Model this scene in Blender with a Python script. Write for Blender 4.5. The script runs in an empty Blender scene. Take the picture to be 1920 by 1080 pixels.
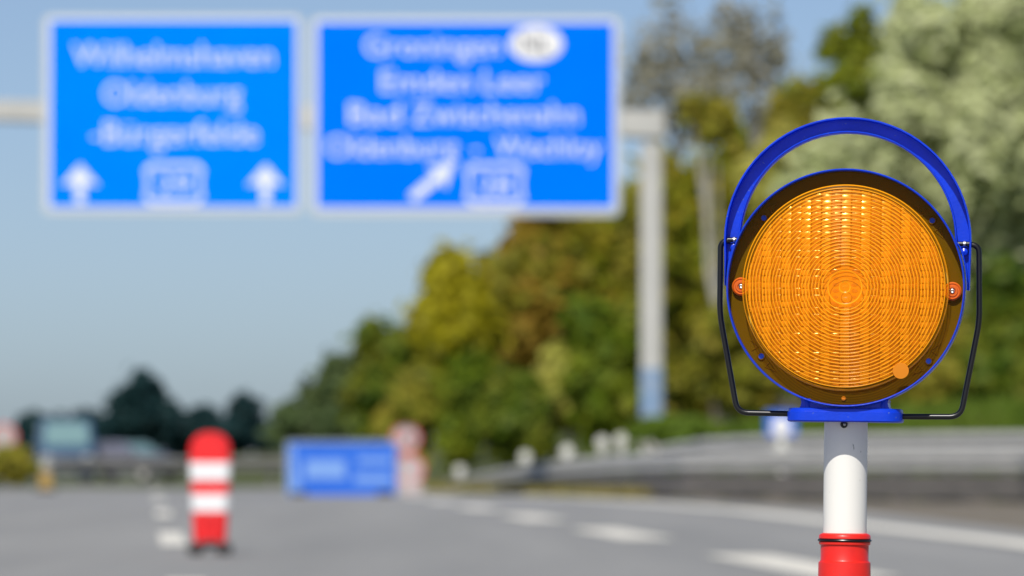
import bpy, bmesh, math, random
import numpy as np
from mathutils import Vector, Matrix, Euler
random.seed(7)
RNG = np.random.default_rng(11)
S = bpy.context.scene
COL = S.collection
R = math.radians

# ------------------------------------------------------------------ camera
F = 200 / 36 * 1920          # focal length in photo pixels
HOR, CAMH = 875.0, 0.50
PITCH = math.atan((HOR - 540) / F)
cam_d = bpy.data.cameras.new('camera')
cam_d.lens, cam_d.sensor_width = 200, 36
cam_d.clip_start, cam_d.clip_end = 0.1, 5000
cam_d.dof.use_dof = True
cam_d.dof.focus_distance = 5.455
cam_d.dof.aperture_fstop = 11
cam_d.dof.aperture_blades = 0
cam = bpy.data.objects.new('camera', cam_d)
COL.objects.link(cam)
cam.location = (0, 0, CAMH)
cam.rotation_euler = (R(90) + PITCH, 0, 0)
S.camera = cam

# ------------------------------------------------------------------ sky, sun, exposure
SUN_EL, SUN_AZ = 49, 194     # azimuth clockwise from +Y
W = bpy.data.worlds.new('World')
S.world = W
W.use_nodes = True
nt = W.node_tree
sky = nt.nodes.new('ShaderNodeTexSky')
sky.sky_type = 'NISHITA'
sky.sun_disc = False
sky.sun_elevation = R(SUN_EL)
sky.sun_rotation = R(SUN_AZ)
sky.air_density = 0.5
sky.dust_density = 0.92
sky.ozone_density = 1.4
bg = nt.nodes['Background']
bg.inputs['Strength'].default_value = 0.108
nt.links.new(sky.outputs[0], bg.inputs[0])
sd = Vector((math.sin(R(SUN_AZ)) * math.cos(R(SUN_EL)), math.cos(R(SUN_AZ)) * math.cos(R(SUN_EL)), math.sin(R(SUN_EL))))
sl = bpy.data.lights.new('sun', 'SUN')
sl.energy, sl.angle, sl.color = 4.3, R(0.5), (1.0, 0.96, 0.89)
so = bpy.data.objects.new('sun', sl)
so.rotation_euler = sd.to_track_quat('Z', 'Y').to_euler()
so.location = (0, 0, 40)
COL.objects.link(so)
vs = S.view_settings
vs.view_transform, vs.look, vs.exposure, vs.gamma = 'Standard', 'None', 0.0, 1.0
vs.use_curve_mapping = False
S.cycles.use_denoising = True

# ------------------------------------------------------------------ helpers
def P(px, py, Z):
    """photo pixel + real distance along the road -> world point"""
    u, v = (px - 960) / F, (540 - py) / F
    y = math.cos(PITCH) - v * math.sin(PITCH)
    z = math.sin(PITCH) + v * math.cos(PITCH)
    return Vector((u * Z / y, Z, CAMH + z * Z / y))

def X_at(px, Z): return P(px, HOR, Z).x
def H_at(py, Z): return P(960, py, Z).z

def srgb(r, g, b):
    f = lambda c: (c / 255 / 12.92) if c <= 10 else ((c / 255 + .055) / 1.055) ** 2.4
    return (f(r), f(g), f(b))

def mat(name, col, rough=.5, col2=None, nscale=8, stretch=(1, 1, 1), metal=0, coat=0, spec=.5,
        bump=0, bscale=60, mixpos=(.35, .65), translucent=0, rough2=None, specks=None):
    m = bpy.data.materials.new(name)
    m.use_nodes = True
    t = m.node_tree
    b = t.nodes['Principled BSDF']
    b.inputs['Base Color'].default_value = (*col, 1)
    b.inputs['Roughness'].default_value = rough
    b.inputs['Metallic'].default_value = metal
    b.inputs['Coat Weight'].default_value = coat
    b.inputs['Coat Roughness'].default_value = .12
    b.inputs['Specular IOR Level'].default_value = spec
    tc = mp = None
    if col2 is not None or bump or rough2 is not None:
        tc = t.nodes.new('ShaderNodeTexCoord')
        mp = t.nodes.new('ShaderNodeMapping')
        mp.inputs['Scale'].default_value = stretch
        t.links.new(tc.outputs['Object'], mp.inputs[0])
    if col2 is not None or rough2 is not None:
        n = t.nodes.new('ShaderNodeTexNoise')
        n.inputs['Scale'].default_value = nscale
        n.inputs['Detail'].default_value = 6
        n.inputs['Roughness'].default_value = .62
        t.links.new(mp.outputs[0], n.inputs['Vector'])
        rp = t.nodes.new('ShaderNodeMapRange')
        rp.inputs['From Min'].default_value, rp.inputs['From Max'].default_value = mixpos
        t.links.new(n.outputs['Fac'], rp.inputs['Value'])
        if col2 is not None:
            mx = t.nodes.new('ShaderNodeMix')
            mx.data_type = 'RGBA'
            mx.inputs['A'].default_value = (*col, 1)
            mx.inputs['B'].default_value = (*col2, 1)
            t.links.new(rp.outputs[0], mx.inputs['Factor'])
            t.links.new(mx.outputs['Result'], b.inputs['Base Color'])
        if rough2 is not None:
            mr = t.nodes.new('ShaderNodeMapRange')
            mr.inputs['To Min'].default_value, mr.inputs['To Max'].default_value = rough, rough2
            t.links.new(rp.outputs[0], mr.inputs['Value'])
            t.links.new(mr.outputs[0], b.inputs['Roughness'])
    if specks:
        scol, sscale, sthr, sstr = specks
        n3 = t.nodes.new('ShaderNodeTexNoise')
        n3.inputs['Scale'].default_value = sscale
        n3.inputs['Detail'].default_value = 3
        mp3 = t.nodes.new('ShaderNodeMapping')
        mp3.inputs['Scale'].default_value = sstr
        t.links.new(tc.outputs['Object'], mp3.inputs[0])
        t.links.new(mp3.outputs[0], n3.inputs['Vector'])
        r3 = t.nodes.new('ShaderNodeMapRange')
        r3.inputs['From Min'].default_value, r3.inputs['From Max'].default_value = sthr, sthr + .05
        t.links.new(n3.outputs['Fac'], r3.inputs['Value'])
        m3 = t.nodes.new('ShaderNodeMix')
        m3.data_type = 'RGBA'
        m3.inputs['B'].default_value = (*scol, 1)
        t.links.new(mx.outputs['Result'], m3.inputs['A'])
        t.links.new(r3.outputs[0], m3.inputs['Factor'])
        t.links.new(m3.outputs['Result'], b.inputs['Base Color'])
    if bump:
        n2 = t.nodes.new('ShaderNodeTexNoise')
        n2.inputs['Scale'].default_value = bscale
        n2.inputs['Detail'].default_value = 4
        t.links.new(mp.outputs[0], n2.inputs['Vector'])
        bp = t.nodes.new('ShaderNodeBump')
        bp.inputs['Strength'].default_value = bump
        bp.inputs['Distance'].default_value = .02
        t.links.new(n2.outputs['Fac'], bp.inputs['Height'])
        t.links.new(bp.outputs[0], b.inputs['Normal'])
    return m

def leaf_mat(name, cols, trans=.3):
    m = bpy.data.materials.new(name)
    m.use_nodes = True
    t = m.node_tree
    t.nodes.remove(t.nodes['Principled BSDF'])
    g = t.nodes.new('ShaderNodeNewGeometry')
    cr = t.nodes.new('ShaderNodeValToRGB')
    els = cr.color_ramp.elements
    els[0].position, els[0].color = 0, (*cols[0], 1)
    els[1].position, els[1].color = 1, (*cols[-1], 1)
    for i, c in enumerate(cols[1:-1]):
        e = els.new((i + 1) / (len(cols) - 1))
        e.color = (*c, 1)
    # clumps of leaves share a tint: large noise + a little per leaf
    tc = t.nodes.new('ShaderNodeTexCoord')
    n = t.nodes.new('ShaderNodeTexNoise')
    n.inputs['Scale'].default_value = .45
    n.inputs['Detail'].default_value = 3
    t.links.new(tc.outputs['Object'], n.inputs['Vector'])
    mr = t.nodes.new('ShaderNodeMapRange')
    mr.inputs['From Min'].default_value, mr.inputs['From Max'].default_value = .3, .7
    t.links.new(n.outputs['Fac'], mr.inputs['Value'])
    mx = t.nodes.new('ShaderNodeMix')
    mx.inputs['Factor'].default_value = .4
    t.links.new(mr.outputs[0], mx.inputs['A'])
    t.links.new(g.outputs['Random Per Island'], mx.inputs['B'])
    t.links.new(mx.outputs['Result'], cr.inputs[0])
    d = t.nodes.new('ShaderNodeBsdfPrincipled')
    d.inputs['Roughness'].default_value = .55
    d.inputs['Specular IOR Level'].default_value = .15
    t.links.new(cr.outputs[0], d.inputs['Base Color'])
    tr = t.nodes.new('ShaderNodeBsdfTranslucent')
    t.links.new(cr.outputs[0], tr.inputs['Color'])
    ms = t.nodes.new('ShaderNodeMixShader')
    ms.inputs[0].default_value = trans
    t.links.new(d.outputs[0], ms.inputs[1])
    t.links.new(tr.outputs[0], ms.inputs[2])
    t.links.new(ms.outputs[0], t.nodes['Material Output'].inputs['Surface'])
    return m

class MB:
    def __init__(s): s.v, s.f, s.n = [], [], 0
    def add(s, verts, faces):
        o = len(s.v)
        s.v += [tuple(p) for p in verts]
        s.f += [tuple(i + o for i in f) for f in faces]
        return s
    def box(s, c, d, rot=None):
        x, y, z = (q / 2 for q in d)
        vs_ = [Vector((a * x, b * y, e * z)) for a in (-1, 1) for b in (-1, 1) for e in (-1, 1)]
        if rot is not None:
            vs_ = [rot @ p for p in vs_]
        c = Vector(c)
        return s.add([p + c for p in vs_], [(0, 1, 3, 2), (4, 6, 7, 5), (0, 4, 5, 1), (2, 3, 7, 6), (0, 2, 6, 4), (1, 5, 7, 3)])
    def tube(s, pts, rad, n=10, cap=True):
        pts = [Vector(p) for p in pts]
        rads = rad if isinstance(rad, (list, tuple)) else [rad] * len(pts)
        rings, up = [], None
        for i, p in enumerate(pts):
            t = (pts[min(i + 1, len(pts) - 1)] - pts[max(i - 1, 0)]).normalized()
            if up is None:
                up = t.orthogonal().normalized()
            up = (up - t * up.dot(t)).normalized()
            w = t.cross(up)
            rings.append([p + (up * math.cos(2 * math.pi * k / n) + w * math.sin(2 * math.pi * k / n)) * rads[i] for k in range(n)])
        vs_ = [q for r_ in rings for q in r_]
        fs = []
        for i in range(len(pts) - 1):
            for k in range(n):
                a, b = i * n + k, i * n + (k + 1) % n
                fs.append((a, b, b + n, a + n))
        if cap:
            fs.append(tuple(range(n - 1, -1, -1)))
            fs.append(tuple((len(pts) - 1) * n + k for k in range(n)))
        return s.add(vs_, fs)
    def lathe(s, prof, n=48, axis='z', c=(0, 0, 0), cap=True):
        """prof: list of (radius, height along axis)"""
        vs_, fs = [], []
        for r_, h in prof:
            for k in range(n):
                a = 2 * math.pi * k / n
                if axis == 'z':
                    vs_.append((c[0] + r_ * math.cos(a), c[1] + r_ * math.sin(a), c[2] + h))
                else:
                    vs_.append((c[0] + r_ * math.cos(a), c[1] + h, c[2] + r_ * math.sin(a)))
        for i in range(len(prof) - 1):
            for k in range(n):
                a, b = i * n + k, i * n + (k + 1) % n
                fs.append((a, b, b + n, a + n))
        if cap:
            if prof[0][0] > 1e-6: fs.append(tuple(range(n - 1, -1, -1)))
            if prof[-1][0] > 1e-6: fs.append(tuple((len(prof) - 1) * n + k for k in range(n)))
        return s.add(vs_, fs)
    def prism_y(s, poly, y0, y1):
        """poly in (x, z), extruded along y"""
        n = len(poly)
        vs_ = [(x, y0, z) for x, z in poly] + [(x, y1, z) for x, z in poly]
        fs = [tuple(range(n)), tuple(range(2 * n - 1, n - 1, -1))]
        fs += [(i, i + n, (i + 1) % n + n, (i + 1) % n) for i in range(n)]
        return s.add(vs_, fs)
    def sections(s, secs, cap=True):
        n = len(secs[0])
        vs_ = [p for q in secs for p in q]
        fs = []
        for i in range(len(secs) - 1):
            for k in range(n):
                a, b = i * n + k, i * n + (k + 1) % n
                fs.append((a, b, b + n, a + n))
        if cap:
            fs.append(tuple(range(n - 1, -1, -1)))
            fs.append(tuple((len(secs) - 1) * n + k for k in range(n)))
        return s.add(vs_, fs)
    def build(s, name, m, parent=None, smooth=False, loc=None, bevel=0, angle=40):
        me = bpy.data.meshes.new(name)
        me.from_pydata(s.v, [], s.f)
        bm = bmesh.new()
        bm.from_mesh(me)
        bmesh.ops.recalc_face_normals(bm, faces=bm.faces)
        if bevel:
            ed = [e for e in bm.edges if len(e.link_faces) == 2 and e.calc_face_angle(0) > R(35)]
            bmesh.ops.bevel(bm, geom=ed, offset=bevel, segments=2, affect='EDGES', clamp_overlap=True)
        bm.to_mesh(me)
        bm.free()
        if m: me.materials.append(m)
        if smooth or bevel:
            for p in me.polygons: p.use_smooth = True
            me.set_sharp_from_angle(angle=R(angle))
        return link(name, me, parent, loc)

def link(name, me, parent=None, loc=None):
    o = bpy.data.objects.new(name, me)
    COL.objects.link(o)
    if parent is not None: o.parent = parent
    if loc is not None: o.location = loc
    return o

def thing(name, label, cat, loc=(0, 0, 0), rot=(0, 0, 0), group=None):
    o = bpy.data.objects.new(name, None)
    o.empty_display_size = .2
    COL.objects.link(o)
    o.location, o.rotation_euler = loc, rot
    o['label'], o['category'] = label, cat
    if group: o['group'] = group
    return o

def struct(o): o['kind'] = 'structure'; return o
def stuff(o): o['kind'] = 'stuff'; return o

def np_mesh(name, V, nper, m):
    """V: (N*nper, 3) vertices of N separate polygons"""
    me = bpy.data.meshes.new(name)
    nv = len(V)
    npoly = nv // nper
    me.vertices.add(nv)
    me.vertices.foreach_set('co', np.ascontiguousarray(V, dtype=np.float32).ravel())
    me.loops.add(nv)
    me.loops.foreach_set('vertex_index', np.arange(nv, dtype=np.int32))
    me.polygons.add(npoly)
    me.polygons.foreach_set('loop_start', np.arange(0, nv, nper, dtype=np.int32))
    me.update(calc_edges=True)
    me.materials.append(m)
    return me

def text_mesh(txt, x0, x1, cap, depth=.006, bold=.0):
    """mesh in the xz plane, facing -y; spans x0..x1, cap height `cap`, baseline z=0"""
    cu = bpy.data.curves.new('text', 'FONT')
    cu.body = txt
    cu.size = 1
    cu.extrude = .01
    cu.offset = bold
    cu.resolution_u = 4
    ob = bpy.data.objects.new('text', cu)
    COL.objects.link(ob)
    dg = bpy.context.evaluated_depsgraph_get()
    dg.update()
    me = bpy.data.meshes.new_from_object(ob.evaluated_get(dg))
    bpy.data.objects.remove(ob)
    bpy.data.curves.remove(cu)
    n = len(me.vertices)
    co = np.empty(n * 3, dtype=np.float32)
    me.vertices.foreach_get('co', co)
    co = co.reshape(-1, 3)
    xa, xb = co[:, 0].min(), co[:, 0].max()
    out = np.empty_like(co)
    out[:, 0] = x0 + (co[:, 0] - xa) / (xb - xa) * (x1 - x0)
    out[:, 2] = co[:, 1] / .72 * cap
    out[:, 1] = -(co[:, 2] / .01) * depth * .5
    me.vertices.foreach_set('co', out.ravel())
    me.materials.clear()
    me.update()
    return me

# ------------------------------------------------------------------ materials
M = {}
M['asphalt'] = mat('asphalt', (.225, .227, .222), .8, (.305, .303, .292), .9, (1, .045, 1), bump=.3, bscale=90, mixpos=(.3, .7))
M['paint'] = mat('road_paint', (.82, .79, .70), .6, (.70, .67, .58), 6)
M['grass_ground'] = mat('grass_ground', (.05, .075, .014), .9, (.085, .09, .025), 1.5, bump=.4, bscale=20)
M['dry'] = mat('dry_verge', (.14, .12, .09), .9, (.20, .175, .135), 3, bump=.4, bscale=30)
M['gravel'] = mat('gravel', (.30, .29, .26), .9, (.36, .35, .31), 6, bump=.3)
M['zinc'] = mat('galvanised_steel', (.46, .455, .43), .55, (.56, .55, .52), 3, metal=.1)
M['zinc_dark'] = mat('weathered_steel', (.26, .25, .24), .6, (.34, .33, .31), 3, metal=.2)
M['panel'] = mat('lower_panel_dark', (.12, .112, .10), .7, (.17, .155, .14), 3)
M['gantry'] = mat('gantry_paint', (.43, .43, .40), .5, (.50, .495, .46), 1.2)
M['signblue'] = mat('sign_blue', (.0, .205, .88), .6, (.0, .225, .9), .6, spec=.0)
M['signblue2'] = mat('sign_blue_deep', (.0, .168, .88), .6, (.0, .182, .9), .6, spec=.0)
M['signwhite'] = mat('sign_white', (.72, .76, .80), .5)
M['signframe'] = mat('sign_frame', (.50, .54, .57), .5)
M['boardblue'] = mat('board_blue', (.022, .13, .62), .6, (.04, .16, .66), 3, spec=.15)
M['boardframe'] = mat('board_frame', (.26, .31, .33), .6)
M['fadedred'] = mat('faded_red', (.60, .13, .12), .5)
M['dullwhite'] = mat('dull_white', (.52, .44, .43), .5, (.45, .38, .38), 6)
M['boardpale'] = mat('board_pale', (.18, .34, .72), .5)
M['red'] = mat('signal_red', (.85, .018, .02), .4, (.78, .014, .016), 5, coat=.2)
M['foilwhite'] = mat('reflective_white', (.82, .82, .82), .35)
M['rubber'] = mat('black_rubber', (.025, .025, .025), .7)
M['whitepost'] = mat('white_post', (.74, .74, .68), .5, (.62, .62, .56), 4)
M['greypost'] = mat('grey_post', (.42, .42, .38), .6, (.34, .34, .31), 4)
M['reflector'] = mat('reflector_white', (.68, .68, .62), .3)
M['bark'] = mat('bark', (.09, .075, .055), .9, (.14, .12, .09), 5, (1, 1, .2))
M['barkgrey'] = mat('bark_grey', (.27, .255, .23), .9, (.36, .34, .31), 5, (1, 1, .2))
M['birch'] = mat('birch_bark', (.42, .40, .34), .8, (.18, .16, .13), 3, (1, 1, 2.5), mixpos=(.5, .7))
M['poleblue'] = mat('pole_blue_band', (.15, .28, .46), .5, (.27, .34, .44), 2)
M['yellow'] = mat('marker_yellow', (.40, .26, .07), .5)

L = {
 'yellow': leaf_mat('leaf_yellow_green', [(.11, .13, .008), (.29, .27, .008), (.38, .33, .012), (.15, .19, .010)]),
 'orange': leaf_mat('leaf_orange_brown', [(.12, .12, .012), (.34, .20, .025), (.17, .19, .012), (.38, .26, .04)]),
 'green': leaf_mat('leaf_green', [(.04, .085, .006), (.11, .17, .008), (.20, .22, .015), (.26, .25, .03)]),
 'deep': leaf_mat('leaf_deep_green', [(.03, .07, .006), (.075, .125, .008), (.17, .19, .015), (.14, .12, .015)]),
 'olive': leaf_mat('leaf_olive', [(.07, .10, .008), (.19, .20, .016), (.30, .25, .03), (.13, .17, .010)]),
 'brownolive': leaf_mat('leaf_brown_olive', [(.12, .12, .008), (.27, .22, .014), (.16, .20, .008), (.34, .24, .028)]),
 'silver': leaf_mat('leaf_silver', [(.17, .22, .04), (.42, .47, .20), (.56, .59, .33), (.30, .35, .10)]),
 'grey': leaf_mat('leaf_grey', [(.24, .24, .16), (.31, .30, .22), (.36, .34, .27)]),
 'pale': leaf_mat('leaf_pale_olive', [(.28, .30, .04), (.40, .38, .07), (.48, .43, .12)]),
 'mid': leaf_mat('leaf_far_green', [(.06, .105, .035), (.10, .14, .05), (.125, .155, .055)]),
 'far': leaf_mat('leaf_far_hazy', [(.007, .028, .030), (.011, .038, .040), (.016, .048, .047)]),  # bluish tint of distant haze is put into the leaf colour
 'bright': leaf_mat('leaf_bright_green', [(.08, .15, .012), (.12, .19, .018), (.15, .19, .03)]),
 'dryblade': leaf_mat('dry_blades', [(.24, .21, .07), (.34, .29, .09), (.22, .24, .06)]),
}

# ------------------------------------------------------------------ ground
RAIL = [(-60, 11.5), (0, 11), (45, 9.9), (66, 8.7), (78, 7.0), (88, 2.64), (93, 1.66), (102, .38), (112, -.63), (120, -1.46), (160, -6), (200, -11), (420, -32), (2500, -150)]
def rail_x(y): return float(np.interp(y, [a for a, b in RAIL], [b for a, b in RAIL]))
def sst(a, b, x):
    t = min(1, max(0, (x - a) / (b - a)))
    return t * t * (3 - 2 * t)
def gz(x, y):
    d = x - rail_x(y)
    return -.03 + .28 * sst(.3, 1.5, d) + .9 * sst(2.5, 7, d) + 1.5 * sst(8, 30, d)

xs = sorted(set([-1500, -700, -300, -150, -80, -50, -35, -25] + [x * .5 for x in range(-40, 41)] + [22, 25, 30, 36, 45, 60, 90, 150, 300, 700, 1500]))
ys = sorted(set([-60, -30, -10, 10, 30, 45, 60, 66, 72] + [74 + k for k in range(0, 60, 2)] + [140, 150, 160, 180, 200, 230, 270, 320, 420, 600, 900, 1500, 2500]))
g = MB()
vv = [(x, y, gz(x, y)) for y in ys for x in xs]
nx = len(xs)
ff = [(j * nx + i, j * nx + i + 1, (j + 1) * nx + i + 1, (j + 1) * nx + i) for j in range(len(ys) - 1) for i in range(nx - 1)]
g.add(vv, ff)
struct(g.build('ground', M['grass_ground'], smooth=True, angle=180))

def sheet(name, pts, z, m, parent=None):
    b = MB()
    b.add([(x, y, z) for x, y in pts], [tuple(range(len(pts)))])
    return b.build(name, m, parent)

edge_r = [(4.1, -40), (4.0, 44), (3.9, 64), (2.7, 82), (1.5, 90), (.45, 98), (-1.1, 108), (-2.5, 118), (-3.4, 133)]
road = sheet('road', edge_r + [(-24, 133), (-21, 60), (-17, -40)], .0, M['asphalt'])
struct(road)
vg, vy = MB(), [-40, -10, 20, 45, 60] + list(range(66, 122, 2))
for y in vy:
    e = float(np.interp(y, [b_ for a_, b_ in edge_r], [a_ for a_, b_ in edge_r])) - .3
    r_ = rail_x(y) + 2.6
    for k in range(13):
        x = e + (r_ - e) * k / 12
        vg.v.append((x, y, max(-.006, gz(x, y) + .024)))
vg.f = [(j * 13 + i, j * 13 + i + 1, (j + 1) * 13 + i + 1, (j + 1) * 13 + i) for j in range(len(vy) - 1) for i in range(12)]
struct(vg.build('verge', M['dry'], smooth=True, angle=180))
struct(sheet('opposite_road', [(-70, 175), (-8, 195), (-8, 225), (-70, 205)], -.02, M['asphalt']))

# road markings: parts of the road
def quad_along(p, q, w, name='lane_dash', z=.004):
    p, q = Vector((*p, 0)), Vector((*q, 0))
    n = Vector(((q - p).y, -(q - p).x, 0)).normalized() * w / 2
    b = MB()
    b.add([(v.x, v.y, z) for v in (p - n, q - n, q + n, p + n)], [(0, 1, 2, 3)])
    return b.build(name, M['paint'], road)
# wide broken line beside the exit lane
def exit_line(Z): return (1.26 + (Z - 32.3) * (.04 - 1.26) / (59 - 32.3), Z)
for z0 in (12.6, 25.6, 39.2, 52.5, 65.8, 79, 92):
    quad_along(exit_line(z0), exit_line(z0 + 6.5), .38)
# broken lane line to the left
def lane_line(Z): return (-2.36 - .064 * (Z - 39.5), Z)
for zc in (21.5, 39.5, 60.5, 84, 109):
    quad_along(lane_line(zc - 3.5), lane_line(zc + 3.5), .17)
eline = [(3.55, -10), (3.45, 20), (3.30, 36.8), (2.95, 50), (2.6, 64), (1.75, 80), (1.0, 90), (0, 98), (-1.5, 108), (-2.9, 118)]
b = MB()
for (xa, ya), (xb, yb) in zip(eline, eline[1:]):
    b.add([(xa - .19, ya, .004), (xb - .19, yb, .004), (xb + .19, yb, .004), (xa + .19, ya, .004)], [(0, 1, 2, 3)])
b.build('edge_line', M['paint'], road)

# ------------------------------------------------------------------ guard rails
WP = [(-.03, -.155), (-.03, -.13), (.045, -.105), (.045, -.06), (-.03, -.02), (-.03, .02), (.045, .06), (.045, .105), (-.03, .13), (-.03, .155)]
WP = WP + [(x + .012, z) for x, z in reversed(WP)]
def guard_rail(label, pts, step=2.0, m='zinc', under=False):
    """pts: (x, y, beam centre height above ground)"""
    t = thing('guard_rail', label, 'guard rail', (pts[0][0], pts[0][1], gz(pts[0][0], pts[0][1])))
    o = Vector(t.location)
    V = [Vector((x, y, max(gz(x, y), -.02) + h)) - o for x, y, h in pts]
    secs = []
    for i, p in enumerate(V):
        d = V[min(i + 1, len(V) - 1)] - V[max(i - 1, 0)]
        n = Vector((d.y, -d.x, 0)).normalized()
        if n.y > 0: n = -n
        secs.append([p + n * a + Vector((0, 0, c)) for a, c in WP])
    MB().sections(secs).build('beam', M[m], t)
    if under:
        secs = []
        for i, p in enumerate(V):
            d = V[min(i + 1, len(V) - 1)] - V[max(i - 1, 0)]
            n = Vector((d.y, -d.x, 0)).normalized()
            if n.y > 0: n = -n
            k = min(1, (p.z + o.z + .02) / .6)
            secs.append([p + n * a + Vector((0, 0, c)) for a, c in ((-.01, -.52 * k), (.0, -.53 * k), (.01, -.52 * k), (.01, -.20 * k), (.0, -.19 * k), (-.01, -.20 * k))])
        MB().sections(secs).build('lower_panel', M['panel'], t)  # dark plate added across the gap below the beam
    me = None
    for i in range(len(V) - 1):
        a, c = V[i], V[i + 1]
        L_ = (c - a).length
        k = max(1, round(L_ / step))
        for j in range(k):
            p = a.lerp(c, j / k)
            d = (c - a)
            n = Vector((d.y, -d.x, 0)).normalized()
            if n.y > 0: n = -n
            wp = p + o
            ground = gz(wp.x, wp.y) - .1
            h = p.z + o.z + .1 - ground
            if h < .22: continue
            if me is None:
                q = MB()
                q.box((0, 0, .5), (.10, .055, 1.0))
                ob = q.build('post', M['zinc_dark'], t)
                me = ob.data
            else:
                ob = link('post', me, t)
            ob.location = Vector((p.x, p.y, ground - o.z)) - n * .07
            ob.scale = (1, 1, h)
            ob.rotation_euler = (0, 0, math.atan2(d.y, d.x))
    return t
guard_rail('long grey steel guard rail curving along the right verge',
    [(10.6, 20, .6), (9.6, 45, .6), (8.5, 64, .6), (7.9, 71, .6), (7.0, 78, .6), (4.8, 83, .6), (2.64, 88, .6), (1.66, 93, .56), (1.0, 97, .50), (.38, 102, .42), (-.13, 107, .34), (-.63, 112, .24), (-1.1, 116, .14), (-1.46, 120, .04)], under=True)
guard_rail('second grey guard rail standing a little higher behind the front one in the grass',
    [(12.6, 55, .6), (9.9, 71, .6), (8.6, 79, .6), (6.4, 84, .6), (4.2, 89, .6), (3.1, 92, .58), (2.5, 95, .52)], m='zinc')
guard_rail('weathered guard rail across the far end of the road behind the red beacon',
    [(-16.5, 124, .58), (-13.0, 130, .58), (-10, 134, .58), (-7, 137, .58), (-4.6, 139, .58), (-3.2, 141, .5)], m='zinc_dark')

# ------------------------------------------------------------------ gantry
ZG = 96.0
SC = ZG / F * 1.0
def GP(px, py, dy=0): return P(px, py, ZG + dy)
gb = GP(1222, 800)
gnd = gz(gb.x, ZG)
gan = thing('sign_gantry', 'pale grey steel gantry post and cross beam carrying the two large blue signs', 'gantry', (gb.x, ZG + .25, gnd))
go = Vector(gan.location)
topz = H_at(206, ZG)
w = 39 * SC
q = MB()
q.box((0, 0, (topz - .55 - gnd) / 2 - .2), (w, w, topz - .55 - gnd + .4))
q.build('post', M['gantry'], gan, bevel=.04)
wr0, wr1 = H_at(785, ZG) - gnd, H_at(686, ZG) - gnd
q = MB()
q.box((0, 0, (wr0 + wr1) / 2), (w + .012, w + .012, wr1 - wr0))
q.build('blue_band', M['poleblue'], gan, bevel=.04)  # bluish band around the lower post
q = MB()
lx = X_at(-500, ZG) - go.x
rt, rb = topz - gnd, H_at(258, ZG) - gnd
lt, lb = H_at(188, ZG) - gnd, H_at(228, ZG) - gnd
dl = (lt - rt) / (X_at(60, ZG) - X_at(1222, ZG))
xr = w / 2 + .03
zt = lambda x: rt + dl * x
zb = lambda x: rb + (lb - rb) / (X_at(60, ZG) - X_at(1222, ZG)) * x
q.sections([[(x, -.2, zb(x)), (x, .2, zb(x)), (x, .2, zt(x)), (x, -.2, zt(x))] for x in (lx, xr)])
q.build('beam', M['gantry'], gan, bevel=.03)
q = MB()
q.box((xr + .012, 0, (rt + rb) / 2), (.02, .46, rt - rb + .05))
for k in (-1, 1):
    for j in (-1, 1):
        q.lathe([(.0, 0), (.022, 0), (.022, .02), (0, .02)], 6, 'z', (0, 0, 0)) if False else None
q.build('end_plate', M['gantry'], gan)
q = MB()
q.box((0, 0, .03), (w + .35, w + .35, .06))
q.build('base_plate', M['zinc'], gan)

def rrect(x0, z0, x1, z1, r, n=5):
    out = []
    for cx, cz, a0 in ((x1 - r, z1 - r, 0), (x0 + r, z1 - r, 90), (x0 + r, z0 + r, 180), (x1 - r, z0 + r, 270)):
        for k in range(n + 1):
            a = R(a0 + 90 * k / n)
            out.append((cx + r * math.cos(a), cz + r * math.sin(a)))
    return out

def ring_prism(mb, outer, inner, y0, y1):
    n = len(outer)
    vs_ = [(x, y0, z) for x, z in outer] + [(x, y0, z) for x, z in inner] + [(x, y1, z) for x, z in outer] + [(x, y1, z) for x, z in inner]
    fs = []
    for i in range(n):
        j = (i + 1) % n
        fs += [(i, j, j + n, i + n), (i + 2 * n, i + 3 * n, j + 3 * n, j + 2 * n), (i, i + 2 * n, j + 2 * n, j), (i + n, j + n, j + 3 * n, i + 3 * n)]
    mb.add(vs_, fs)

def big_sign(label, box, blue, mblue, lines, extras):
    """box, blue: pixel rectangles (x0,y0,x1,y1) of the whole board and its blue field"""
    cx = (box[0] + box[2]) / 2
    o = GP(cx, box[3])
    o.y = ZG
    t = thing('direction_sign', label, 'road sign', o)
    lx_ = lambda px: GP(px, box[3]).x - o.x
    lz_ = lambda py: H_at(py, ZG) - o.z
    q = MB()
    q.prism_y(rrect(lx_(box[0]), 0, lx_(box[2]), lz_(box[1]), .12), 0, .045)
    q.build('board', M['signframe'], t)
    q = MB()
    q.prism_y(rrect(lx_(blue[0]), lz_(blue[3]), lx_(blue[2]), lz_(blue[1]), .06), -.008, .002)
    q.build('blue_field', M[mblue], t)
    q = MB()
    ring_prism(q, rrect(lx_(blue[0] - 5), lz_(blue[3] + 5), lx_(blue[2] + 5), lz_(blue[1] - 5), .12),
               rrect(lx_(blue[0]) - .002, lz_(blue[3]) - .002, lx_(blue[2]) + .002, lz_(blue[1]) + .002, .06), -.014, .0)
    q.build('white_border', M['signwhite'], t)
    for k in (.2, .5, .8):
        q = MB()
        xx = lx_(box[0] + (box[2] - box[0]) * k)
        q.box((xx, .10 - .012, lz_((box[1] + box[3]) / 2)), (.08, .08, lz_(box[1] + 20)))
        q.build('bracket', M['zinc'], t)
    for txt, x0, x1, base, cap in lines:
        me = text_mesh(txt, lx_(x0), lx_(x1), cap * SC)
        me.materials.append(M['signwhite'])
        ob = link('lettering', me, t, (0, -.012, lz_(base)))
    extras(t, lx_, lz_)
    return t

def poly_part(name, t, lx_, lz_, pts, m, y0=-.017, y1=-.007):
    q = MB()
    q.prism_y([(lx_(x), lz_(y)) for x, y in pts], y0, y1)
    return q.build(name, m, t)

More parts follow.
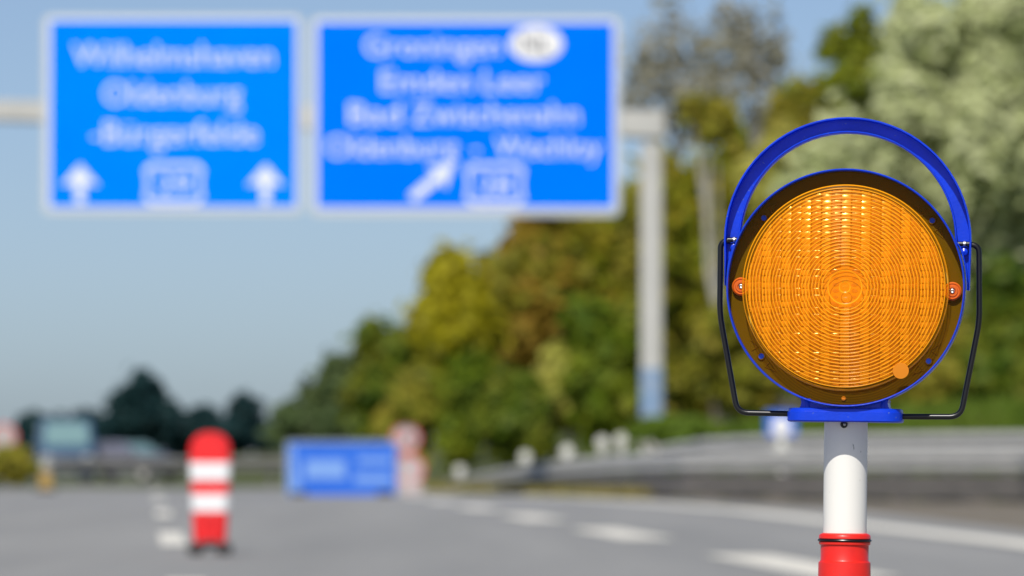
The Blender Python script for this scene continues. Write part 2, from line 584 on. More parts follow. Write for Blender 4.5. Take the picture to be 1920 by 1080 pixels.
def up_arrow(cx, top, bot, hw, sw, hh):
    return [(cx, top), (cx + hw, top + hh), (cx + sw, top + hh - 3), (cx + sw, bot), (cx - sw, bot), (cx - sw, top + hh - 3), (cx - hw, top + hh)]

def badge(t, lx_, lz_, x0, y0, x1, y1, num, m):
    c = 12
    outer = [(x0 + c, y0), (x1 - c, y0), (x1, y0 + c), (x1 - 5, (y0 + y1) / 2), (x1, y1 - c), (x1 - c, y1), (x0 + c, y1), (x0, y1 - c), (x0 + 5, (y0 + y1) / 2), (x0, y0 + c)]
    mx_, my_ = (x0 + x1) / 2, (y0 + y1) / 2
    inner = [(mx_ + (x - mx_) * .87, my_ + (y - my_) * .80) for x, y in outer]
    q = MB()
    ring_prism(q, [(lx_(x), lz_(y)) for x, y in outer], [(lx_(x), lz_(y)) for x, y in inner], -.017, -.007)
    bd = q.build('number_badge', M['signwhite'], t)
    me = text_mesh(num, lx_(x0 + 27), lx_(x1 - 27), 40 * SC)
    me.materials.append(M['signwhite'])
    link('number', me, bd, (0, -.012, lz_((y0 + y1) / 2 + 20)))

def left_extras(t, lx_, lz_):
    for cx in (150, 498):
        poly_part('arrow', t, lx_, lz_, up_arrow(cx, 308, 381, 35, 8.5, 40), M['signwhite'])
    badge(t, lx_, lz_, 270, 306, 382, 384, '29', M['signblue'])

def right_extras(t, lx_, lz_):
    ov_ = [(1005 + 50 * math.cos(2 * math.pi * k / 32), 82 + 33 * math.sin(2 * math.pi * k / 32)) for k in range(32)]
    el = poly_part('oval_plate', t, lx_, lz_, ov_, M['foilwhite'])
    me = text_mesh('NL', lx_(978), lx_(1032), 34 * SC)
    me.materials.append(M['rubber'])
    link('lettering', me, el, (0, -.021, lz_(98)))
    a0, a1 = Vector((772, 372)), Vector((852, 306))
    d = (a1 - a0).normalized()
    n = Vector((-d.y, d.x))
    pts = [a0 + n * 9, a1 - d * 40 + n * 9, a1 - d * 44 + n * 27, a1, a1 - d * 44 - n * 27, a1 - d * 40 - n * 9, a0 - n * 9]
    poly_part('arrow', t, lx_, lz_, [tuple(p) for p in pts], M['signwhite'])
    badge(t, lx_, lz_, 872, 307, 984, 385, '28', M['signblue2'])

big_sign('left blue overhead motorway sign with three lines of town names and two upward arrows', (80, 28, 567, 402), (94, 39, 555, 388), 'signblue',
    [('Wilhelmshaven', 136, 512, 124, 44), ('Oldenburg', 194, 452, 196, 44), ('-Bürgerfelde', 172, 484, 270, 44)], left_extras)
big_sign('right blue overhead motorway sign with white oval plate and slanting arrow', (582, 31, 1163, 405), (595, 42, 1150, 389), 'signblue2',
    [('Groningen', 684, 938, 105, 42), ('Emden', 714, 884, 172, 42), ('Leer', 906, 1020, 172, 42),
     ('Bad', 654, 752, 233, 42), ('Zwischenahn', 772, 1086, 233, 42), ('Oldenburg', 612, 858, 295, 42), ('-', 885, 899, 295, 42), ('Wechloy', 928, 1128, 295, 42)], right_extras)

# ------------------------------------------------------------------ trees
def leaves(lobes, n, size, seed, fill=.25, droop=0, out=.95, feather=.32):
    r = np.random.default_rng(seed)
    lob = np.array(lobes, dtype=float)
    area = lob[:, 3] * lob[:, 4] + lob[:, 4] * lob[:, 5] + lob[:, 3] * lob[:, 5]
    idx = r.choice(len(lob), n, p=area / area.sum())
    u = r.normal(size=(n, 3))
    u /= np.linalg.norm(u, axis=1)[:, None]
    rad = np.where(r.random(n) < fill, r.random(n) ** .5 * .8, .72 + .36 * r.random(n))
    stray = r.random(n) < feather
    rad = np.where(stray, .9 + np.abs(r.normal(0, .35, n)), rad)
    p = lob[idx, :3] + u * lob[idx, 3:6] * rad[:, None]
    nor = u * out + r.normal(size=(n, 3)) * .5 + np.array([-.05, -.35, .4])
    nor[:, 2] -= droop
    nor /= np.linalg.norm(nor, axis=1)[:, None]
    a = np.cross(nor, r.normal(size=(n, 3)))
    a /= np.linalg.norm(a, axis=1)[:, None]
    bb = np.cross(nor, a)
    s = size * (.6 + .8 * r.random(n))[:, None]
    V = np.stack([p - a * s * .5, p + bb * s * .3 - a * s * .02, p + a * s * .5, p - bb * s * .3], axis=1)
    return V.reshape(-1, 3)

def tree(name, label, px, wpx, top, bot, Z, leaf, n=4500, size=.34, bark='bark', lobes=16, trunk=True, depth=None, lean=0, cat='tree',
         shape='round', group=None, seed=None, fill=.25, base=None, tr=1.0):
    seed = seed or random.randrange(10 ** 6)
    rr = random.Random(seed)
    x = X_at(px, Z)
    g0 = gz(x, Z) if base is None else base
    t = thing(name, label, cat, (x, Z, g0), group=group)
    ztop, zbot = H_at(top, Z) - g0, max(.05, H_at(bot, Z) - g0)
    wx = wpx / F * Z / 2
    wy = depth / 2 if depth else wx * .9
    hz = (ztop - zbot) / 2
    cz = (ztop + zbot) / 2
    lb = []
    for i in range(int(lobes * 2.3)):
        # lobes spread through the crown's volume
        while True:
            a, b_, c = rr.uniform(-1, 1), rr.uniform(-1, 1), rr.uniform(-1, 1)
            if a * a + b_ * b_ + c * c < 1: break
        k = 1.0
        if shape == 'cone': k = .25 + .75 * (1 - (c + 1) / 2)
        if shape == 'dome': k = 1 - .45 * ((c + 1) / 2) ** 2
        f = rr.uniform(.17, .33)
        lb.append((a * wx * .80 * k + lean * (c + 1) * hz, b_ * wy * .74, cz + c * hz * .80, wx * f * (.5 + .5 * k), wy * f, min(hz, wx * 1.2) * f))
    lb.append((lean * hz, 0, cz, wx * .5, wy * .5, hz * .6))
    V = leaves(lb, n, size, seed, fill=fill, feather=.32 if leaf != 'grey' else .75)
    V[:, 2] = np.maximum(V[:, 2], .03)
    link('crown', np_mesh('crown', V, 4, L[leaf]), t)
    if trunk:
        q = MB()
        h = zbot + (ztop - zbot) * .8
        r0 = (.03 * ztop ** .9 + .03) * tr
        pts = [(lean * hz * 2 * (k / 6) + rr.uniform(-.1, .1) * (k > 0), rr.uniform(-.1, .1), -.1 + h * k / 6) for k in range(7)]
        q.tube(pts, [r0 * (1 - .13 * k) for k in range(7)], 8)
        q.build('trunk', M[bark], t, smooth=True)
        for l_ in rr.sample(lb, min(5, len(lb))):
            q = MB()
            k = rr.randint(2, 4)
            p0 = Vector(pts[k])
            p2 = Vector(l_[:3])
            if (p2 - p0).length < .4: continue
            p1 = p0.lerp(p2, .5) + Vector((0, 0, .12 * (p2 - p0).length))
            q.tube([p0, p1, p2], [r0 * .42, r0 * .28, r0 * .1], 6)
            q.build('limb', M[bark], t, smooth=True)
    return t

# far dark trees on the left horizon
tree('broadleaf_tree', 'tall round dark tree rising highest on the far left horizon', 268, 160, 690, 880, 480, 'far', 3500, 1.2, lobes=14, shape='dome')
tree('conifer_tree', 'dark pointed tree on the horizon right of the tall round one', 458, 130, 738, 880, 500, 'far', 3000, 1.2, lobes=14, shape='cone')
tree('broadleaf_tree', 'low dark tree at the far left end of the horizon row', 90, 230, 770, 890, 470, 'far', 3600, 1.2, lobes=12)
tree('broadleaf_tree', 'low dark tree on the horizon just left of the tall round one', 180, 220, 764, 890, 490, 'far', 3600, 1.2, lobes=12)
tree('broadleaf_tree', 'low dark tree between the round and the pointed tree on the horizon', 368, 230, 762, 890, 495, 'far', 3600, 1.2, lobes=12)
tree('broadleaf_tree', 'low dark tree at the right end of the horizon row behind the blue board', 525, 170, 795, 890, 500, 'far', 3000, 1.2, lobes=12)
# middle distance, left of the yellow tree
tree('broadleaf_tree', 'small dull green tree at the sloping left end of the wood', 570, 140, 735, 890, 300, 'mid', 2800, .75, lobes=12, shape='dome')
tree('broadleaf_tree', 'dull green tree behind the blue roadside board', 640, 190, 655, 890, 290, 'mid', 4000, .75, lobes=14, shape='dome')
tree('broadleaf_tree', 'dark tree between the dull green wood edge and the yellow tree', 728, 200, 590, 890, 270, 'deep', 4400, .7, lobes=14)
# the wood on the right
tree('broadleaf_tree', 'yellow green tree at the left edge of the near wood', 852, 215, 425, 800, 150, 'yellow', 7500, .40, lobes=20, shape='dome')
tree('shrub', 'olive green shrub behind the two round signs', 775, 150, 670, 905, 142, 'olive', 2600, .36, lobes=10, trunk=False, cat='shrub')
tree('shrub', 'green shrub below the yellow green tree', 880, 170, 640, 905, 140, 'green', 3200, .36, lobes=12, trunk=False, cat='shrub')
tree('broadleaf_tree', 'orange brown autumn tree seen below the right blue sign', 1010, 210, 330, 760, 158, 'orange', 6000, .42, lobes=20)
tree('broadleaf_tree', 'brown tinged tree behind the right end of the big blue sign', 1120, 190, 260, 720, 165, 'brownolive', 5500, .42, lobes=20)
tree('shrub', 'pale olive shrub in the middle of the dark undergrowth', 1040, 120, 640, 800, 138, 'pale', 1800, .34, lobes=9, trunk=False, cat='shrub')
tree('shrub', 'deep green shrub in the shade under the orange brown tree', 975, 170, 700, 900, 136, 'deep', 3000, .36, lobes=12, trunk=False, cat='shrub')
tree('shrub', 'green shrub left of the gantry post', 1125, 170, 520, 860, 128, 'green', 4200, .36, lobes=14, trunk=False, cat='shrub')
tree('broadleaf_tree', 'olive tree standing right behind the gantry post', 1235, 170, 240, 780, 150, 'olive', 5500, .4, lobes=18)
tree('broadleaf_tree', 'brown olive tree between gantry post and warning lantern', 1350, 220, 180, 760, 148, 'brownolive', 6500, .4, lobes=22)
tree('birch_tree', 'slender leaning birch with a pale trunk right of the gantry post', 1372, 110, 150, 300, 126, 'olive', 700, .30, lobes=8, bark='birch', lean=-.55, tr=.42)
tree('bare_tree', 'thin grey half bare tree above the gantry post', 1270, 260, -40, 310, 175, 'grey', 1500, .30, tr=.45, bark='barkgrey', lobes=22, fill=.6)
tree('bare_tree', 'thin grey half bare tree with sky showing through left of the tall green tree', 1415, 190, -50, 310, 172, 'grey', 1100, .30, tr=.45, bark='barkgrey', lobes=20, fill=.6)
tree('broadleaf_tree', 'tall bright green tree above the lantern handle', 1605, 190, -10, 430, 160, 'green', 5500, .4, lobes=18)
tree('broadleaf_tree', 'olive tree left of the lantern handle', 1500, 160, 90, 520, 155, 'olive', 4200, .4, lobes=16)
tree('willow_tree', 'large silvery willow filling the upper right corner', 1835, 390, -110, 560, 138, 'silver', 12000, .36, lobes=30)
tree('willow_tree', 'lower silvery willow seen through the lantern handle', 1570, 260, 190, 620, 136, 'silver', 6500, .36, lobes=22)
tree('willow_tree', 'silvery willow at the right edge of the picture beside the lantern', 1945, 240, 60, 620, 142, 'silver', 6000, .36, lobes=20)
tree('shrub', 'olive shrub directly left of the lantern', 1400, 190, 500, 820, 124, 'olive', 4500, .34, lobes=14, trunk=False, cat='shrub')
tree('shrub', 'green shrub hidden behind the orange lens', 1560, 230, 520, 830, 122, 'green', 4500, .34, lobes=14, trunk=False, cat='shrub')
tree('shrub', 'olive shrub under the right willow', 1740, 210, 540, 830, 124, 'olive', 4500, .34, lobes=14, trunk=False, cat='shrub')
tree('shrub', 'deep green shrub in the lower right behind the guard rails', 1890, 190, 480, 830, 120, 'deep', 4500, .34, lobes=14, trunk=False, cat='shrub')
tree('shrub', 'low bright green bush at the foot of the gantry post', 1285, 230, 778, 850, 95.4, 'bright', 3600, .17, lobes=12, depth=.9, trunk=False, cat='shrub')
tree('shrub', 'low olive bush at the left edge of the road', 10, 150, 838, 912, 116, 'olive', 1500, .2, lobes=9, trunk=False, cat='shrub')
# the dense back row closing the wood
tree('willow_tree', 'feathery pale willow between the tall green tree and the large silvery willow', 1700, 240, -90, 480, 169, 'silver', 6500, .36, lobes=20)
tree('willow_tree', 'pale willow patch left of the lantern handle above the olive shrub', 1470, 190, 210, 560, 140, 'pale', 3600, .34, lobes=14)
tree('shrub', 'dark shrub right of the white pole just above the guard rails', 1700, 240, 640, 845, 108, 'olive', 3600, .30, lobes=14, trunk=False, cat='shrub')
tree('shrub', 'dark shrub in the lower right corner of the wood above the guard rails', 1900, 240, 640, 845, 107, 'deep', 3600, .30, lobes=14, trunk=False, cat='shrub')
BACK = [(930, 400, 'brownolive', 'brown tinged tree in the back row of the wood behind the yellow green tree'),
        (1030, 350, 'olive', 'olive tree in the back row of the wood behind the orange brown tree'),
        (1130, 300, 'brownolive', 'brown tinged tree in the back row behind the end of the right blue sign'),
        (1215, 300, 'olive', 'olive tree in the back row of the wood just left of the gantry post'),
        (1300, 260, 'brownolive', 'brown tinged tree in the back row of the wood beneath the left grey bare tree'),
        (1385, 235, 'olive', 'olive tree in the back row of the wood beneath the right grey bare tree'),
        (1465, 170, 'green', 'green tree in the back row of the wood left of the lantern handle'),
        (1545, 120, 'olive', 'olive tree in the back row of the wood left of the tall bright green tree'),
        (1680, -20, 'silver', 'pale tree in the back row just right of the tall bright green tree'),
        (1760, -60, 'silver', 'pale tree in the back row of the wood behind the large silvery willow'),
        (1850, -60, 'silver', 'pale tree in the back row of the wood at the top right of the picture'),
        (1930, -40, 'olive', 'olive tree in the back row of the wood at the right edge of the picture'),
        (2040, 0, 'olive', 'olive tree in the back row of the wood, farthest right of the row')]
for i, (p_, top_, lf, lab) in enumerate(BACK):
    tree('broadleaf_tree', lab, p_, 190, top_, 860, 190 + 4 * (i % 3), lf, 5200, .5, lobes=20, fill=.3, group='back row of the wood')
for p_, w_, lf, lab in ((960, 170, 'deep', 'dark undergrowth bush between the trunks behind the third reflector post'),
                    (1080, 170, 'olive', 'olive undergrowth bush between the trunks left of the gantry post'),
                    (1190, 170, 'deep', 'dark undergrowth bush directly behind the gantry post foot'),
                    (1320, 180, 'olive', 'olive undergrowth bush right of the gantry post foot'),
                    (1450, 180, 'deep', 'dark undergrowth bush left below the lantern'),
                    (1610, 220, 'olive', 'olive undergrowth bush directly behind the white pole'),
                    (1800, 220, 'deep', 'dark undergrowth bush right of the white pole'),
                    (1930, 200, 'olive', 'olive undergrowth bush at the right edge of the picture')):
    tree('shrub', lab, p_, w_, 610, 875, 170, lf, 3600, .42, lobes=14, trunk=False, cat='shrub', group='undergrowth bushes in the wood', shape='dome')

# grasses
def blades(name, pts, h, m, seed):
    r = np.random.default_rng(seed)
    p = np.array(pts)
    n = len(p)
    a = r.random(n) * 6.283
    d = np.stack([np.cos(a), np.sin(a), 0 * a], 1) * .05
    hh = h * (.5 + r.random(n))
    tip = p + np.stack([r.normal(0, .12, n), r.normal(0, .12, n), hh], 1)
    V = np.stack([p - d, p + d, tip], 1).reshape(-1, 3)
    return stuff(link(name, np_mesh(name, V, 3, m)))
pts = []
while len(pts) < 16000:
    y = random.uniform(84, 118)
    x = rail_x(y) + random.uniform(2.6, 10)
    pts.append((x, y, gz(x, y)))
blades('tall_grass', pts, .42, L['bright'], 3)
pts = []
for _ in range(9000):
    y = random.uniform(90, 117)
    ex = np.interp(y, [b_ for a_, b_ in edge_r], [a_ for a_, b_ in edge_r])
    rx = rail_x(y)
    if rx - ex < .15: continue
    x = random.uniform(ex + .1, rx + .3)
    pts.append((x, y, -.02))
blades('dry_grass', pts, .15, L['dryblade'], 4)

# ------------------------------------------------------------------ delineator posts
def delineator(label, px, py, Z, blue=False):
    x = X_at(px, Z)
    g0 = gz(x, Z)
    t = thing('delineator_post', label, 'marker post', (x, Z, g0), group='white reflector posts along the right guard rail')
    zt_ = H_at(py, Z) - g0
    q = MB()
    q.prism_y(rrect(-.06, -.05, .06, zt_ - .07, .02), -.03, .03)
    q.build('post', M['greypost'], t)
    q = MB()
    q.lathe([(.0, -.05), (.10, -.05), (.11, -.035), (.11, -.0), (0, .0)], 20, 'y', (0, 0, zt_))
    q.build('reflector', M['reflector'], t)
    return t
delineator('white reflector post farthest left, nearest the two round signs', 862, 882, 119)
delineator('white reflector post second from the left above the yellow grass', 985, 857, 105)
delineator('white reflector post third from the left along the guard rail', 1063, 847, 98.2)
delineator('left one of two white reflector posts close together left of the gantry post', 1129, 830, 97.5)
delineator('right one of two white reflector posts close together left of the gantry post', 1165, 825, 96.5)
Z = 92
t = thing('marker_sign', 'small blue plate with a white disc on a white post below the lantern', 'road sign', (X_at(1465, 87.5), 87.5, gz(X_at(1465, 87.5), 87.5)))
zc = H_at(800, 87.5) - t.location.z
q = MB(); q.box((0, .03, (zc) / 2), (.09, .04, zc + .3)); q.build('post', M['whitepost'], t)
q = MB(); q.prism_y(rrect(-.24, zc - .14, .24, zc + .24, .03), -.01, .01); q.build('plate', M['boardblue'], t)
q = MB(); q.lathe([(0, -.022), (.14, -.022), (.15, -.012), (0, -.012)], 24, 'y', (0, 0, zc)); q.build('white_disc', M['foilwhite'], t)
q = MB(); q.lathe([(0, -.022), (.10, -.022), (.11, -.012), (0, -.012)], 24, 'y', (0, 0, zc - .38)); q.build('reflector', M['reflector'], t)

# ------------------------------------------------------------------ far left and middle roadside signs
ZB = 97
bx0, bx1 = X_at(540, ZB), X_at(742, ZB)
t = thing('roadside_board', 'low blue rectangular board standing on the road in front of the wood', 'road sign', ((bx0 + bx1) / 2, ZB, 0))
hw = (bx1 - bx0) / 2
z1, z0 = H_at(831, ZB), H_at(929, ZB)
q = MB(); q.prism_y(rrect(-hw, z0, hw, z1, .05), 0, .04); q.build('board', M['boardblue'], t)
q = MB(); ring_prism(q, rrect(-hw - .05, z0 - .04, hw + .05, z1 + .05, .08), rrect(-hw - .001, z0 - .001, hw + .001, z1 + .001, .05), -.01, .045); q.build('pale_border', M['boardframe'], t)
s_ = ZB / F
for (xa, ya, xb, yb) in ((572, 862, 648, 898), (670, 858, 734, 870), (664, 890, 734, 906)):
    q = MB(); q.prism_y(rrect(X_at(xa, ZB) - t.location.x, H_at(yb, ZB), X_at(xb, ZB) - t.location.x, H_at(ya, ZB), .03), -.006, .001)
    q.build('pale_panel', M['boardpale'], t)
q = MB(); q.prism_y([(X_at(a, ZB) - t.location.x, H_at(c, ZB)) for a, c in ((545, 838), (552, 838), (566, 926), (545, 926))], -.006, .001)
q.build('pale_strip', M['boardpale'], t)
for k in (-.8, .8):
    q = MB(); q.box((k * hw, .09, z1 / 2 - .02), (.06, .06, z1 - .02)); q.build('leg', M['zinc'], t)
    q = MB(); q.box((k * hw, .1, .04), (.25, .5, .08)); q.build('foot', M['rubber'], t)

def round_sign(t, x, z, r, y=0):
    q = MB(); q.lathe([(0, -.006), (r * .80, -.006), (r * .80, .002), (0, .002)], 28, 'y', (x, y, z)); d = q.build('white_face', M['dullwhite'], t)
    q = MB(); q.lathe([(r * .80 + .001, -.01), (r, -.01), (r, .012), (r * .80 + .001, .012), (r * .80 + .001, -.01)], 28, 'y', (x, y, z), cap=False); q.build('red_ring', M['fadedred'], t)
    return d
Z = 99
t = thing('sign_post', 'two round red rimmed signs one above the other on a post beside the blue board', 'road sign', (X_at(766, Z), Z, 0))
q = MB(); q.tube([(0, .04, 0), (0, .04, H_at(800, Z))], .03, 10); q.build('post', M['whitepost'], t, smooth=True)
d = round_sign(t, X_at(761, Z) - t.location.x, H_at(822, Z), .26)
# red and dark car silhouettes of the upper sign
for sx, m in ((-.085, 'fadedred'), (.085, 'rubber')):
    q = MB(); zc = H_at(822, Z); xc = X_at(761, Z) - t.location.x + sx
    q.prism_y([(xc - .06, zc - .06), (xc + .06, zc - .06), (xc + .06, zc), (xc + .035, zc + .045), (xc - .035, zc + .045), (xc - .06, zc)], -.012, -.005)
    q.build('car_symbol', M[m], d)
d = round_sign(t, X_at(768, Z) - t.location.x, H_at(880, Z), .27)
q = MB(); q.prism_y(rrect(-.02 - .26, .02, .24, .24, .05), -.12, .3); q.build('base_block', M['dullwhite'], t)
Z = 150
t = thing('sign_post', 'round red rimmed sign on a post at the left edge of the picture', 'road sign', (X_at(6, Z), Z, gz(X_at(6, Z), Z)))
q = MB(); q.tube([(0, .04, -.1), (0, .04, H_at(800, Z))], .035, 10); q.build('post', M['zinc'], t, smooth=True)
round_sign(t, 0, H_at(820, Z) + .03, .38)
Z = 112
t = thing('marker_post', 'small post with white top and yellow foot near the left road edge', 'marker post', (X_at(86, Z), Z, 0))
q = MB(); q.box((0, 0, .22), (.24, .12, .36)); q.build('yellow_body', M['yellow'], t, bevel=.03)
q = MB(); q.box((0, 0, .52), (.18, .10, .24)); q.build('white_head', M['greypost'], t, bevel=.04)
q = MB(); q.box((0, 0, .025), (.42, .3, .05)); q.build('foot', M['rubber'], t)

# ------------------------------------------------------------------ vehicles on the opposite carriageway
M['vanblue'] = mat('van_blue', (.045, .09, .16), .35, coat=.5)
M['glass'] = mat('teal_glass', (.16, .27, .28), .15, spec=.8)
M['cargrey'] = mat('car_grey', (.17, .18, .24), .35, coat=.5)
M['lamp'] = mat('headlamp', (.7, .7, .66), .2)
def profile_car(name, label, cat, loc, rz, w, prof, glassband, m, lampz, wheel_x, r):
    t = thing(name, label, cat, loc, (0, 0, rz))
    # side profile in (y, z) swept over x with tumblehome
    secs = []
    zmax = max(z for y, z in prof)
    for k in (-1, -.9, .9, 1):
        secs.append([(k * w / 2 * (1 - .13 * max(0, (z - .45 * zmax) / zmax)), y, z - (.04 if abs(k) == 1 and z > .3 * zmax else 0)) for y, z in prof])
    MB().sections(secs).build('body', m, t, bevel=.03)
    (ya, za), (yb, zb_) = glassband
    hw_ = w / 2 * .80
    n = Vector((0, -(zb_ - za), (yb - ya))).normalized()
    if n.y > 0: n = -n
    q = MB()
    pa = [Vector((-hw_, ya, za)), Vector((hw_, ya, za)), Vector((hw_ * .92, yb, zb_)), Vector((-hw_ * .92, yb, zb_))]
    q.add([p + n * .02 for p in pa] + [p - n * .02 for p in pa], [(0, 1, 2, 3), (7, 6, 5, 4), (0, 4, 5, 1), (1, 5, 6, 2), (2, 6, 7, 3), (3, 7, 4, 0)])
    q.build('windscreen', M['glass'], t)
    yf = min(y for y, z in prof)
    for k in (-1, 1):
        q = MB(); q.box((k * w * .36, yf + .02, lampz), (.32, .12, .16)); q.build('headlight', M['lamp'], t, bevel=.03)
        q = MB(); q.box((k * (w / 2 + .10), ya + .15, za + .1), (.18, .1, .2)); q.build('mirror', m, t, bevel=.03)
        for y in wheel_x:
            q = MB()
            q.lathe([(.0, -.1), (r * .9, -.1), (r, -.07), (r, .07), (r * .9, .1), (0, .1)], 20, 'z')
            q.v = [(z, x, y_) for x, y_, z in q.v]
            wo = q.build('wheel', M['rubber'], t, loc=(k * (w / 2 - .1), y, r), smooth=True)
            q = MB(); q.lathe([(0, -.012), (r * .6, -.012), (r * .6, .012), (0, .012)], 16, 'z'); q.v = [(z, x, y_) for x, y_, z in q.v]
            q.build('rim', M['zinc'], wo, loc=(k * .105, 0, 0))
    q = MB(); q.box((0, yf - .01, .42), (.52, .03, .11)); q.build('number_plate', M['foilwhite'], t)
    return t
van = [(-2.5, .25), (-2.55, .75), (-2.35, 1.05), (-1.75, 1.25), (-1.15, 2.08), (-.9, 2.22), (2.4, 2.22), (2.5, 2.1), (2.5, .3)]
profile_car('delivery_van', 'dark blue van with a wide pale windscreen beyond the far guard rail', 'van', (X_at(112, 200), 202.5, -.02), R(6), 1.98, van, ((-1.75, 1.27), (-1.15, 2.08)), M['vanblue'], .82, (-1.6, 1.55), .34)
car = [(-2.1, .25), (-2.15, .6), (-2.0, .78), (-1.0, .95), (-.35, 1.38), (.9, 1.42), (1.7, 1.05), (2.1, .98), (2.15, .3)]
profile_car('parked_car', 'low grey car right of the dark blue van beyond the far guard rail', 'car', (X_at(232, 202), 204, -.02), R(58), 1.75, car, ((-1.0, .97), (-.35, 1.38)), M['cargrey'], .66, (-1.3, 1.3), .31)

# ------------------------------------------------------------------ red and white beacon on the road
zb0 = .0
bx = P(394, 1040, 32.3)
t = thing('traffic_beacon', 'red rounded plastic beacon with two white bands standing on the lane line', 'beacon', (bx.x, 32.3, 0))
s_ = 32.3 / F
def bz(py): return H_at(py, 32.3)
def half(z):
    zt_ = bz(810)
    wv = (30 + 8 * min(1, max(0, (z - bz(1015)) / (bz(870) - bz(1015))))) * s_
    rc = 34 * s_
    if z > zt_ - rc:
        k = (z - (zt_ - rc)) / rc
        wv = wv - rc + rc * math.sqrt(max(0, 1 - k * k)) + .001
    return wv
def slab(z_list, grow, y0, y1):
    q = MB()
    secs = []
    for z in z_list:
        h = half(z) + grow
        c = min(.02, h * .4)
        secs.append([(-h, y0 + c, z), (-h + c, y0, z), (h - c, y0, z), (h, y0 + c, z), (h, y1 - c, z), (h - c, y1, z), (-h + c, y1, z), (-h, y1 - c, z)])
    return q.sections(secs)
zt_ = bz(810)
zl = list(np.linspace(bz(1017), zt_ - 34 * s_, 8)) + [zt_ - 34 * s_ * (1 - math.sin(R(a))) for a in (15, 30, 45, 58, 70, 80, 88)]
slab(zl, 0, -.05, .05).build('body', M['red'], t, smooth=True, angle=30)
for ya, yb in ((867, 901), (926, 959)):
    slab([bz(yb), bz(ya)], .003, -.054, .054).build('white_band', M['foilwhite'], t)
slab([bz(1012), bz(978)], -.05, -.056, -.048).build('recess_frame', M['red'], t)
for k in (-1, 1):
    q = MB(); q.box((k * 26 * s_, -.02, (bz(1019)) / 2), (.085, .30, bz(1019))); q.build('foot', M['rubber'], t, bevel=.012)
q = MB(); q.box((0, .02, bz(1019) - .012), (.14, .08, .024)); q.build('crossbar', M['rubber'], t)

# ------------------------------------------------------------------ the warning lantern
U = 5.47 / F                     # metres per photo pixel at the lantern
Lc = P(1587, 541, 5.47)
tilt, yaw = R(.72), R(-5.6)
rotm = Matrix.Rotation(yaw, 3, 'Z') @ Matrix.Rotation(tilt, 3, 'Y')
HC = Lc.z / (rotm @ Vector((0, 0, 1))).z
base = Lc - rotm @ Vector((0, 0, HC))
lan = thing('warning_lantern', 'orange round warning lantern with blue handle on a white pole in a red socket', 'warning light', base, rotm.to_euler())
LENS_H, CORE = HC, 21.0
PITCH_L = (97.6 - CORE) / 24
M['lblue'] = mat('lantern_blue', (.002, .048, .66), .34, (.002, .040, .56), 40, coat=.1, spec=.3, specks=((.10, .15, .45), 220, .70, (1, 1, 1)), rough2=.45, bump=.06, bscale=300)
M['recess'] = mat('recess_floor', (.10, .05, .03), .6, (.07, .035, .02), 60)
M['boss'] = mat('orange_boss', (.64, .115, .004), .4)
M['sticker'] = mat('orange_sticker', (.84, .26, .004), .6)
M['wire'] = mat('black_wire', (.006, .006, .007), .32)
M['chrome'] = mat('screw_steel', (.5, .5, .5), .38, metal=1)
M['pole'] = mat('white_tube', (.84, .82, .755), .42, (.60, .58, .53), 90, (1, 1, .05), mixpos=(.56, .80), rough2=.55, specks=((.16, .15, .13), 260, .70, (1, 1, .22)))
M['collar'] = mat('collar_red', (.80, .020, .010), .36, (.72, .016, .009), 60, mixpos=(.45, .75), coat=.1, specks=((.55, .05, .04), 240, .68, (1, 1, .3)))
M['reflectorpan'] = mat('reflector_pan', (.8, .62, .35), .35)
# amber lens: part clear, part milky amber plastic with a polished skin
def amber(name, clear, tint, base, rough, ridge=False, spec=.5):
    m = bpy.data.materials.new(name)
    m.use_nodes = True
    t_ = m.node_tree
    pb = t_.nodes['Principled BSDF']
    pb.inputs['Base Color'].default_value = (*base, 1)
    pb.inputs['Roughness'].default_value = rough
    pb.inputs['Specular IOR Level'].default_value = spec
    tr = t_.nodes.new('ShaderNodeBsdfTransparent')
    tr.inputs[0].default_value = (*tint, 1)
    ms = t_.nodes.new('ShaderNodeMixShader')
    ms.inputs[0].default_value = 1 - clear
    if ridge:
        # ring mask: bright refraction in the ridges painted as milkier plastic
        tc = t_.nodes.new('ShaderNodeTexCoord')
        sp = t_.nodes.new('ShaderNodeSeparateXYZ')
        t_.links.new(tc.outputs['Object'], sp.inputs[0])
        def mth(op, a, b=None):
            n = t_.nodes.new('ShaderNodeMath')
            n.operation = op
            for i, q_ in enumerate((a, b)):
                if q_ is None: continue
                if isinstance(q_, (int, float)): n.inputs[i].default_value = q_
                else: t_.links.new(q_, n.inputs[i])
            return n.outputs[0]
        dz = mth('SUBTRACT', sp.outputs['Z'], LENS_H)
        rad = mth('SQRT', mth('ADD', mth('MULTIPLY', sp.outputs['X'], sp.outputs['X']), mth('MULTIPLY', dz, dz)))
        fr = mth('FRACT', mth('DIVIDE', mth('SUBTRACT', rad, CORE * .001), PITCH_L * .001))
        tri = mth('ABSOLUTE', mth('SUBTRACT', fr, .26))
        core = mth('ADD', mth('LESS_THAN', mth('ABSOLUTE', mth('SUBTRACT', rad, .0051)), .0005), mth('LESS_THAN', mth('ABSOLUTE', mth('SUBTRACT', rad, .0161)), .0006))
        msk = mth('ADD', core, mth('MULTIPLY', mth('LESS_THAN', tri, .17), mth('GREATER_THAN', rad, CORE * .001)))
        n_ = t_.nodes.new('ShaderNodeMapRange')
        n_.inputs['To Min'].default_value = 1 - clear
        n_.inputs['To Max'].default_value = .80
        t_.links.new(msk, n_.inputs['Value'])
        t_.links.new(n_.outputs[0], ms.inputs[0])
    t_.links.new(tr.outputs[0], ms.inputs[1])
    t_.links.new(pb.outputs[0], ms.inputs[2])
    t_.links.new(ms.outputs[0], t_.nodes['Material Output'].inputs['Surface'])
    return m
